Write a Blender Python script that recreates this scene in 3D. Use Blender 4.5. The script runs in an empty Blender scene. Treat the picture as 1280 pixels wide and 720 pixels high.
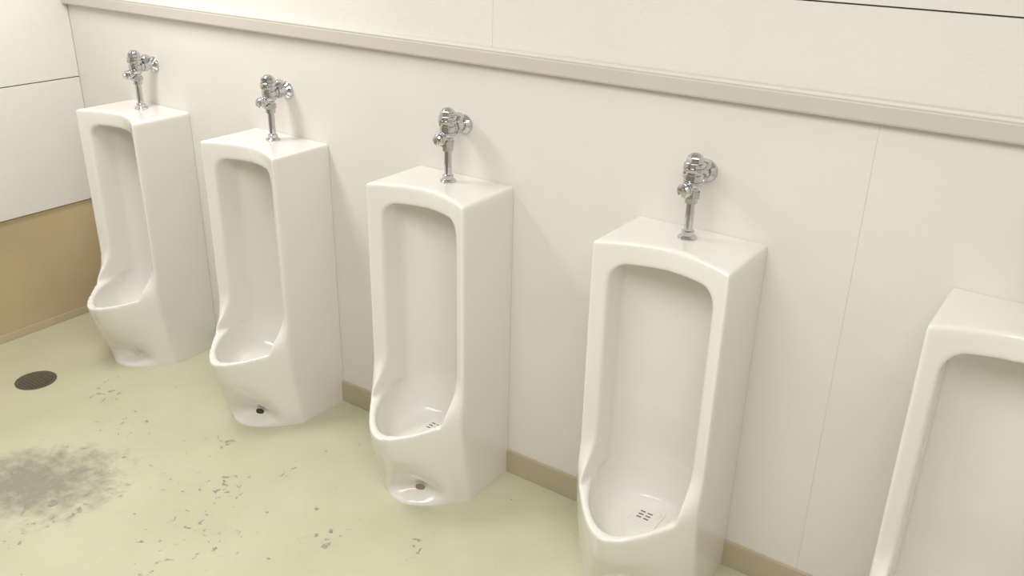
import bpy, bmesh, numpy as np
from math import *
from mathutils import Vector, Matrix, Euler
from mathutils.bvhtree import BVHTree
sc=bpy.context.scene
COL=sc.collection
try:
    sc.view_settings.view_transform='Standard'
except Exception as e: print(e)

# ---------------- materials ----------------
def newmat(name):
    m=bpy.data.materials.new(name);m.use_nodes=True
    nt=m.node_tree;b=nt.nodes['Principled BSDF'];return m,nt,b
def simple(name,col,rough=.5,metal=0,coat=0,bump=0,bscale=80,var=0):
    m,nt,b=newmat(name)
    b.inputs['Base Color'].default_value=(*col,1);b.inputs['Roughness'].default_value=rough
    b.inputs['Metallic'].default_value=metal;b.inputs['Coat Weight'].default_value=coat
    tc=nt.nodes.new('ShaderNodeTexCoord')
    if var:
        n=nt.nodes.new('ShaderNodeTexNoise');n.inputs['Scale'].default_value=2.5;n.inputs['Detail'].default_value=4
        nt.links.new(tc.outputs['Object'],n.inputs['Vector'])
        r=nt.nodes.new('ShaderNodeValToRGB')
        r.color_ramp.elements[0].position=.3;r.color_ramp.elements[1].position=.7
        r.color_ramp.elements[0].color=(*[c*(1-var) for c in col],1);r.color_ramp.elements[1].color=(*col,1)
        nt.links.new(n.outputs['Fac'],r.inputs['Fac']);nt.links.new(r.outputs['Color'],b.inputs['Base Color'])
    if bump:
        n2=nt.nodes.new('ShaderNodeTexNoise');n2.inputs['Scale'].default_value=bscale;n2.inputs['Detail'].default_value=3
        nt.links.new(tc.outputs['Object'],n2.inputs['Vector'])
        bp=nt.nodes.new('ShaderNodeBump');bp.inputs['Strength'].default_value=bump;bp.inputs['Distance'].default_value=.003
        nt.links.new(n2.outputs['Fac'],bp.inputs['Height']);nt.links.new(bp.outputs['Normal'],b.inputs['Normal'])
    return m
M_cer=simple('ceramic',(.815,.787,.75),.14,coat=.4)
M_chrome=simple('chrome',(.60,.61,.64),.06,metal=1)
M_wall=simple('wall_panel',(.765,.735,.693),.42,bump=.12,bscale=120,var=.03)
M_wallup=simple('wall_panel_upper',(.785,.763,.73),.5,bump=.3,bscale=90,var=.03)
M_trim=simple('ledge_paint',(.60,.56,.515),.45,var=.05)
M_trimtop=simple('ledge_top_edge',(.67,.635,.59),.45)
M_base=simple('baseboard_vinyl',(.54,.475,.33),.4,var=.2)
M_tan=simple('tan_panel',(.60,.48,.30),.3,var=.2)
M_tanb=simple('tan_skirting',(.59,.50,.335),.35,var=.15)
M_dark=simple('dark_gap',(.12,.10,.08),.8)
M_seam=simple('seam_filler',(.68,.65,.60),.8)
M_hole=simple('drain_hole',(.05,.045,.035),.6)
M_slot=simple('strainer_slot',(.16,.15,.13),.6)
M_plugb=simple('beige_plug',(.36,.28,.19),.5,var=.4)
M_plugw=simple('white_plug',(.70,.68,.64),.3)
M_plast=simple('strainer_plastic',(.80,.78,.74),.2)
M_iron=simple('drain_metal',(.13,.12,.09),.5,metal=.4,bump=.3)
M_ceil=simple('ceiling_board',(.80,.79,.77),.8)
M_far=simple('far_wall',(.36,.33,.30),.6)

def floor_mat():
    m,nt,b=newmat('painted_floor')
    N=nt.nodes.new;L=nt.links.new
    tc=N('ShaderNodeTexCoord')
    def noise(scale,detail=4,rough=.55,dist=0):
        n=N('ShaderNodeTexNoise');n.inputs['Scale'].default_value=scale;n.inputs['Detail'].default_value=detail
        n.inputs['Roughness'].default_value=rough;n.inputs['Distortion'].default_value=dist
        L(tc.outputs['Object'],n.inputs['Vector']);return n.outputs['Fac']
    def math(op,a,c,clamp=False):
        n=N('ShaderNodeMath');n.operation=op;n.use_clamp=clamp
        for i,v in enumerate((a,c)):
            if isinstance(v,(int,float)): n.inputs[i].default_value=v
            else: L(v,n.inputs[i])
        return n.outputs[0]
    def field(blobs):
        tot=None
        for x,y,r,s in blobs:
            v=N('ShaderNodeVectorMath');v.operation='DISTANCE';L(tc.outputs['Object'],v.inputs[0]);v.inputs[1].default_value=(x,y,0)
            mr=N('ShaderNodeMapRange');mr.interpolation_type='SMOOTHSTEP';L(v.outputs['Value'],mr.inputs['Value'])
            mr.inputs['From Min'].default_value=r;mr.inputs['From Max'].default_value=0
            mr.inputs['To Min'].default_value=0;mr.inputs['To Max'].default_value=s
            tot=mr.outputs[0] if tot is None else math('ADD',tot,mr.outputs[0])
        return tot
    tot=field([(-1.12,-.92,.33,.07),(-.95,-1.05,.25,.08),(-.67,-.62,.13,.15),(-1.25,-.6,.22,.08),(-.2,-.62,.12,.13),(-1.35,-1.1,.3,.10),(0.04,-.5,.09,.15),(-.85,-.45,.08,.12),(-.5,-.85,.36,.08),(-1.5,-.5,.18,.08),(-.55,-.45,.07,.12),(-.9,-.75,.3,.04),(-.35,-.5,.06,.13)])
    soft=field([(-1.10,-.93,.36,1.0),(-1.3,-1.05,.30,.7)])
    chips=math('ADD',noise(30,6,.60,.5),tot)
    mask=N('ShaderNodeMapRange');L(chips,mask.inputs['Value']);mask.inputs['From Min'].default_value=.675;mask.inputs['From Max'].default_value=.705
    sm=math('ADD',soft,math('MULTIPLY',math('SUBTRACT',noise(15,8,.66,.15),.5),2.2))
    smask=N('ShaderNodeMapRange');L(sm,smask.inputs['Value']);smask.inputs['From Min'].default_value=.30;smask.inputs['From Max'].default_value=1.1;smask.inputs['To Max'].default_value=.95
    sfac=math('MULTIPLY',smask.outputs[0],math('MINIMUM',math('MULTIPLY',soft,3.5),1.0))
    base=N('ShaderNodeValToRGB');e=base.color_ramp.elements
    e[0].position=.3;e[1].position=.75;e[0].color=(.525,.515,.365,1);e[1].color=(.595,.585,.43,1)
    L(noise(3,5,.6),base.inputs['Fac'])
    gray=N('ShaderNodeValToRGB');e=gray.color_ramp.elements
    e[0].position=.35;e[1].position=.65;e[0].color=(.20,.19,.16,1);e[1].color=(.34,.33,.27,1)
    L(noise(30,3),gray.inputs['Fac'])
    mix0=N('ShaderNodeMix');mix0.data_type='RGBA'
    L(sfac,mix0.inputs[0]);L(base.outputs[0],mix0.inputs[6]);mix0.inputs[7].default_value=(.29,.28,.225,1)
    mix=N('ShaderNodeMix');mix.data_type='RGBA'
    L(mask.outputs[0],mix.inputs[0]);L(mix0.outputs[2],mix.inputs[6]);L(gray.outputs[0],mix.inputs[7])
    L(mix.outputs[2],b.inputs['Base Color'])
    ro=N('ShaderNodeMapRange');L(mask.outputs[0],ro.inputs['Value']);ro.inputs['To Min'].default_value=.2;ro.inputs['To Max'].default_value=.6
    L(ro.outputs[0],b.inputs['Roughness'])
    bp=N('ShaderNodeBump');bp.inputs['Strength'].default_value=.10;bp.inputs['Distance'].default_value=.01
    h=math('SUBTRACT',noise(14,3),mask.outputs[0]);L(h,bp.inputs['Height']);L(bp.outputs['Normal'],b.inputs['Normal'])
    return m
M_floor=floor_mat()

# ---------------- mesh helpers ----------------
def obj_from_bm(bm,name,mats,parent=None,loc=None):
    me=bpy.data.meshes.new(name);bmesh.ops.recalc_face_normals(bm,faces=bm.faces);bm.to_mesh(me);bm.free()
    for m in (mats if isinstance(mats,(list,tuple)) else [mats]): me.materials.append(m)
    o=bpy.data.objects.new(name,me);COL.objects.link(o)
    if parent:o.parent=parent
    if loc:o.location=loc
    return o
def merge(dst,src,mi):
    for f in src.faces:f.material_index=mi
    me=bpy.data.meshes.new('t');src.to_mesh(me);src.free();dst.from_mesh(me);bpy.data.meshes.remove(me)
def box(bm,x0,x1,y0,y1,z0,z1,bev=0,mi=0):
    s=bmesh.new()
    bmesh.ops.create_cube(s,size=1,matrix=Matrix.Translation(((x0+x1)/2,(y0+y1)/2,(z0+z1)/2))@Matrix.Diagonal((x1-x0,y1-y0,z1-z0,1)))
    if bev: bmesh.ops.bevel(s,geom=s.edges[:],offset=bev,segments=2,affect='EDGES',profile=.5)
    merge(bm,s,mi)
def lathe(bm,prof,origin,axis,seg=32,mi=0):
    s=bmesh.new()
    axis=Vector(axis).normalized();q=Vector((0,0,1)).rotation_difference(axis)
    rings=[]
    for r,h in prof:
        rings.append([s.verts.new(Vector(origin)+q@Vector((r*cos(2*pi*i/seg),r*sin(2*pi*i/seg),h))) for i in range(seg)])
    for a,b in zip(rings,rings[1:]):
        for i in range(seg): s.faces.new((a[i],a[(i+1)%seg],b[(i+1)%seg],b[i]))
    s.faces.new(rings[0][::-1]);s.faces.new(rings[-1])
    merge(bm,s,mi)
def autosm(o,ang=35):
    for p in o.data.polygons:p.use_smooth=True
    bm=bmesh.new();bm.from_mesh(o.data)
    for e in bm.edges:
        if len(e.link_faces)==2 and e.calc_face_angle(0)>radians(ang): e.smooth=False
    bm.to_mesh(o.data);bm.free()

# ---------------- room shell ----------------
def struct(o):
    o['kind']='structure';return o
XL,XR,YF,ZC=-2.2,2.6,-3.4,2.5
bm=bmesh.new();box(bm,XL-.1,XR+.1,YF-.1,.1,-.1,0);struct(obj_from_bm(bm,'floor',M_floor))
bm=bmesh.new();box(bm,XL-.1,XR+.1,YF-.1,.1,ZC,ZC+.1);struct(obj_from_bm(bm,'ceiling',M_ceil))
bm=bmesh.new()
g=.0009
xs=[XL,1.012,XR]
for a,b_ in zip(xs,xs[1:]): box(bm,a+g,b_-g,0,.02,0,1.37,.0004)
xs=[XL,-.055,XR]
for a,b_ in zip(xs,xs[1:]):
    box(bm,a+g,b_-g,0,.02,1.37,1.583,.0004,1)
    box(bm,a+g,b_-g,0,.02,1.5865,ZC,.0004,1)
box(bm,XL-.1,XR+.1,.0008,.1,0,1.582,0,2)
box(bm,XL-.1,XR+.1,.016,.1,1.582,1.588,0,3)
box(bm,XL-.1,XR+.1,.0008,.1,1.588,ZC,0,2)
struct(obj_from_bm(bm,'wall_back',[M_wall,M_wallup,M_seam,M_dark]))
bm=bmesh.new()
ys=[YF,-2.4,-1.2,0]
for a,b_ in zip(ys,ys[1:]):
    for z0,z1 in ((.52,1.044),(1.048,1.58),(1.584,ZC)):
        box(bm,XL-.02,XL,a+g,b_-g,z0,z1,.001)
box(bm,XL-.03,XL-.012,YF,0,0,.514,0,1)
box(bm,XL-.1,XL-.02,YF-.1,.1,.515,ZC,0,2)
struct(obj_from_bm(bm,'wall_left',[M_wallup,M_tan,M_dark]))
bm=bmesh.new();box(bm,XL-.012,XL-.007,YF,-.012,0,.035,.002);struct(obj_from_bm(bm,'baseboard_left',M_tanb))
bm=bmesh.new();box(bm,XR,XR+.1,YF-.1,.1,0,ZC);struct(obj_from_bm(bm,'wall_right',M_wall))
bm=bmesh.new();box(bm,XL-.1,XR+.1,YF-.1,YF,0,ZC);struct(obj_from_bm(bm,'wall_front',M_far))
bm=bmesh.new();box(bm,XL,XR,-.009,0,0,.085,.002);struct(obj_from_bm(bm,'baseboard_back',M_base))
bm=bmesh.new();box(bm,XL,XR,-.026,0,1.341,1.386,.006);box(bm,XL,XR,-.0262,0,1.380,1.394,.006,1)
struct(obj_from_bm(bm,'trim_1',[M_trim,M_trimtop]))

# ---------------- urinal ----------------
HW=.1833
def smooth(t): t=max(0,min(1,t));return t*t*(3-2*t)
TIP=.430
def conv(x):
    c=.085
    k=(TIP-.25)/(sqrt(HW*HW+c*c)-c)
    return TIP-k*(sqrt(x*x+c*c)-c)
def ZLx(x):
    return .280+.040*(min(1,abs(x)/HW))**1.6
NX=.040
def E(x,z):
    z=max(0,z)
    u=min(1,abs(x)/HW)
    conc=.183+.065*u**1.7
    ZL=ZLx(x)
    if z>=ZL:
        s=1-smooth((z-ZL+.003)/(.48-ZL)); s=s**2.0
        return conc+(conv(x)-conc)*s
    foot=lambda a: np.interp(abs(a),[0,.03,.075,.12,.15,HW],[.350,.347,.325,.285,.252,.205])
    t=z/ZL
    e=foot(x)+(conv(x)-foot(x))*t+.012*sin(pi*t)*t
    u0=.350+(TIP-.350)*z/.280
    c=np.interp(z,[0,.008,.030,.045,.075,.12,.19,.280],[.350,.348,.292,.287,.316,.354,.396,TIP])
    w=smooth(max(0,1-abs(x-NX)/.110))**.9
    return e-max(0,u0-c)*w
def outer():
    bm=bmesh.new()
    zs=[-.014,0,.005,.010,.016,.022,.028,.034,.042,.05]+list(np.linspace(.06,.27,19))+list(np.linspace(.277,.48,36))+list(np.linspace(.49,1.0,12))
    fx=np.linspace(-1,1,61)
    rings=[]
    for z in zs:
        ring=[(-HW,0.014)]+[(f*HW,-E(f*HW,z)) for f in fx]+[(HW,0.014)]
        rings.append([bm.verts.new((x,y,z)) for x,y in ring])
    n=len(rings[0])
    for a,b in zip(rings,rings[1:]):
        for i in range(n): bm.faces.new((a[i],a[(i+1)%n],b[(i+1)%n],b[i]))
    bm.faces.new(rings[0][::-1]);bm.faces.new(rings[-1])
    bmesh.ops.recalc_face_normals(bm,faces=bm.faces)
    return bm
LT=.029
def cavity():
    bm=bmesh.new()
    ZT=.940;R=.045;CW=.147;ZF=.178
    zs=list(ZF+np.array([0,.004,.012,.025,.04,.06,.08]))+list(np.linspace(.277,.36,22))+list(np.linspace(.38,ZT-R,10))+[ZT-R+R*sin(a) for a in np.linspace(.2,pi/2,9)]
    rings=[]
    for z in zs:
        cw=CW
        if z>ZT-R: cw=CW-R+sqrt(max(0,R*R-(z-ZT+R)**2))
        bk=.058;cur=.115
        if z>ZT-R: bk=.058+.03*(1-sqrt(max(0,1-((z-ZT+R)/R)**2)))
        if z<.272:
            k=sqrt(max(0,1-((.272-z)/.0965)**2)); k=.45+.55*k
            cw=CW*(.5+.5*(k-.45)/.55)
            bk=.058+.02*(1-k)
        fx=np.linspace(-1,1,41)
        mid=bk+cur
        fr=TIP-LT-.09*max(0,(1-(z-ZF)/(.285-ZF)))**1.3
        ring=[]
        for f in fx:
            if z>ZLx(f*cw)+.004: ring.append((f*cw,-.6));continue
            s=(fr-mid)/(TIP-LT-mid)
            y=mid+(conv(f*cw)-LT-mid)*s*(1-abs(f)**6)**.5 if abs(f)<1 else mid
            ring.append((f*cw,-max(mid,y)))
        for f in fx[::-1][1:-1]:
            ring.append((f*cw,-(bk+cur*(1-(1-abs(f)**2.2)**(1/2.0)))))
        rings.append([bm.verts.new((x,y,z)) for x,y in ring])
    n=len(rings[0])
    for a,b in zip(rings,rings[1:]):
        for i in range(n): bm.faces.new((a[i],a[(i+1)%n],b[(i+1)%n],b[i]))
    bm.faces.new(rings[0][::-1]);bm.faces.new(rings[-1])
    bmesh.ops.recalc_face_normals(bm,faces=bm.faces)
    return bm
def mk(bm,n):
    me=bpy.data.meshes.new(n);bm.to_mesh(me);bm.free();o=bpy.data.objects.new(n,me);COL.objects.link(o);return o
A=mk(outer(),'tmp_a');B=mk(cavity(),'tmp_b')
m=A.modifiers.new('b','BOOLEAN');m.operation='DIFFERENCE';m.object=B;m.solver='EXACT'
m=A.modifiers.new('r','REMESH');m.mode='VOXEL';m.voxel_size=.004
m=A.modifiers.new('s','SMOOTH');m.factor=.5;m.iterations=34
dg=bpy.context.evaluated_depsgraph_get();dg.update()
body_me=bpy.data.meshes.new_from_object(A.evaluated_get(dg));body_me.name='body'
for o in (A,B): bpy.data.objects.remove(o)
bm=bmesh.new();bm.from_mesh(body_me)
for co_,no_ in (((0,-.001,0),(0,1,0)),((0,0,.0),(0,0,-1))):
    r=bmesh.ops.bisect_plane(bm,geom=bm.verts[:]+bm.edges[:]+bm.faces[:],plane_co=co_,plane_no=no_,clear_outer=True)
    be=[e for e in bm.edges if e.is_boundary]
    bmesh.ops.holes_fill(bm,edges=be,sides=0)
for f in bm.faces: f.smooth=len(f.verts)<8
for e in bm.edges:
    if any(len(f.verts)>=8 for f in e.link_faces): e.smooth=False
bm.to_mesh(body_me);bm.free()
body_me.materials.clear();body_me.materials.append(M_cer)
bvh=BVHTree.FromPolygons([tuple(v.co) for v in body_me.vertices],[tuple(p.vertices) for p in body_me.polygons])

def build_first():
    root=bpy.data.objects.new('urinal',None);COL.objects.link(root);root.empty_display_size=.1
    body=bpy.data.objects.new('body',body_me);COL.objects.link(body);body.parent=root
    hit=bvh.ray_cast(Vector((0,-.15,.9)),Vector((0,0,-1)))[0];zf=hit.z
    bm=bmesh.new()
    box(bm,-.042,.042,-.194,-.116,zf-.003,zf+.003,.0015)
    for i in range(3):
        for j in range(2):
            x=-.018+j*.022;y=-.172+i*.014
            box(bm,x-.0075,x+.0075,y-.0025,y+.0025,zf+.002,zf+.0034,0,1)
    lathe(bm,[(.009,0),(.009,.004),(.006,.006),(.001,.0065)],(.025,-.135,zf+.002),(0,0,1),20)
    obj_from_bm(bm,'drain_strainer',[M_plast,M_slot],root)
    hit,nrm,_,_=bvh.ray_cast(Vector((NX,-.6,.036)),Vector((0,1,0)))
    bm=bmesh.new();lathe(bm,[(.0155,-.005),(.0165,.001),(.014,.0035),(.004,.004)],hit,nrm,24)
    pl=obj_from_bm(bm,'foot_plug',M_hole,root);autosm(pl)
    # flush valve
    Y=-.080
    bm=bmesh.new()
    lathe(bm,[(.021,1.108),(.021,1.124)],(0,Y,0),(0,0,1),6)
    lathe(bm,[(.016,1.12),(.0165,1.133),(.022,1.138),(.0245,1.143),(.0245,1.150),(.022,1.151),(.022,1.154),(.0245,1.155),(.0245,1.166),(.021,1.169),(.021,1.174),(.027,1.176),(.0285,1.180),(.0285,1.185),(.025,1.186),(.025,1.189),(.0275,1.190),(.027,1.195),(.022,1.197)],(0,Y,0),(0,0,1),36)
    lathe(bm,[(.023,1.196),(.023,1.206),(.020,1.212)],(0,Y,0),(0,0,1),8)
    lathe(bm,[(.018,1.211),(.014,1.217),(.007,1.2205),(.001,1.221)],(0,Y,0),(0,0,1),24)
    lathe(bm,[(.017,0),(.017,.028),(.022,.030),(.022,.046),(.018,.048),(.0155,.055),(.0155,.079)],(0,Y,1.158),(0,1,0),6)
    lathe(bm,[(.016,0),(.016,.079)],(0,Y,1.158),(0,1,0),32)
    fv=obj_from_bm(bm,'flush_valve',M_chrome,root);autosm(fv)
    bm=bmesh.new()
    lathe(bm,[(.024,.9925),(.0245,1.003),(.021,1.007),(.0165,1.009),(.0165,1.020),(.0115,1.022),(.0108,1.093),(.016,1.094),(.0165,1.108)],(0,Y,0),(0,0,1),32)
    pp=obj_from_bm(bm,'supply_pipe',M_chrome,fv);autosm(pp)
    bm=bmesh.new();lathe(bm,[(.030,-.001),(.030,.003),(.027,.008),(.021,.012),(.018,.016)],(0,-.0005,1.158),(0,-1,0),36)
    wf=obj_from_bm(bm,'wall_flange',M_chrome,fv);autosm(wf)
    bm=bmesh.new();lathe(bm,[(.012,0),(.012,.014),(.0165,.016),(.018,.019),(.018,.022),(.0155,.023),(.0155,.026),(.018,.027),(.018,.032),(.015,.036),(.011,.037),(.010,.041),(.002,.042)],(0,Y-.008,1.134),(-.25,-1,-.1),28)
    pb=obj_from_bm(bm,'push_button',M_chrome,fv);autosm(pb)
    bm=bmesh.new();lathe(bm,[(.013,-.0),(.013,.020),(.017,.022),(.017,.036),(.013,.040),(.003,.041)],(0,-.040,1.158),(.3,0,1),8)
    lathe(bm,[(.012,-.0),(.013,.018),(.016,.020),(.016,.027),(.012,.030),(.003,.031)],(0,Y+.01,1.165),(-1,-.15,.1),8)
    sv=obj_from_bm(bm,'stop_valve',M_chrome,fv);autosm(sv)
    return root
first=build_first()
XK=[-1.6627,-.9192,-.1543,.6193,1.4094]
LAB=["white ceramic floor urinal with chrome flush valve beside the tan-paneled wall",
"white ceramic floor urinal with dark foot plug on worn green floor",
"white ceramic floor urinal with rusty beige foot plug",
"white ceramic floor urinal with slotted drain strainer in its bowl",
"white ceramic floor urinal standing beside a wall panel seam"]
def copy_tree(o,parent):
    c=o.copy();COL.objects.link(c);c.parent=parent
    for ch in list(o.children): copy_tree(ch,c)
    return c
roots=[first]
for k in range(1,5): roots.append(copy_tree(first,None))
for k,r in enumerate(roots):
    r.location=(XK[k],0,0)
    r['label']=LAB[k];r['category']='urinal';r['group']='row of floor urinals along the wall'
for k,mm in ((2,M_plugb),(0,M_plugw)):
    for ch in roots[k].children:
        if ch.name.startswith('foot_plug'):
            ch.data=ch.data.copy();ch.data.materials[0]=mm

# ---------------- floor drain ----------------
bm=bmesh.new()
lathe(bm,[(.075,0),(.075,.002),(.070,.003),(.068,.002)],(0,0,0),(0,0,1),48)
for i in range(-4,5):
    y=i*.013;h=sqrt(.06**2-y*y)
    box(bm,-h,h,y-.003,y+.003,.001,.0035)
fd=obj_from_bm(bm,'floor_drain',M_iron,loc=(-1.80,-.62,0));autosm(fd)
fd['label']="round dark metal floor drain set in green painted floor";fd['category']='floor drain'

# ---------------- lights ----------------
def area(loc,size,sy,power,col,rot=(0,0,0)):
    l=bpy.data.lights.new('ceiling_light','AREA');l.shape='RECTANGLE';l.size=size;l.size_y=sy;l.energy=power;l.color=col
    o=bpy.data.objects.new('ceiling_light',l);COL.objects.link(o);o.location=loc;o.rotation_euler=rot
area((-1.35,-.8,2.42),.4,.9,25,(1,.985,.96))
area((.9,-1.8,2.42),2.4,1.2,57,(1,.985,.968))
w=bpy.data.worlds.new('w');sc.world=w;w.use_nodes=True
w.node_tree.nodes['Background'].inputs[0].default_value=(1,.97,.92,1);w.node_tree.nodes['Background'].inputs[1].default_value=.3

# ---------------- camera ----------------
cd=bpy.data.cameras.new('camera');cam=bpy.data.objects.new('camera',cd);COL.objects.link(cam)
cd.sensor_width=36;cd.lens=1119.8/1280*36;cd.clip_start=.01
cam.location=(1.4611,-2.0859,1.7905);cam.rotation_euler=(1.1551,-.0207,.6104)
sc.camera=cam
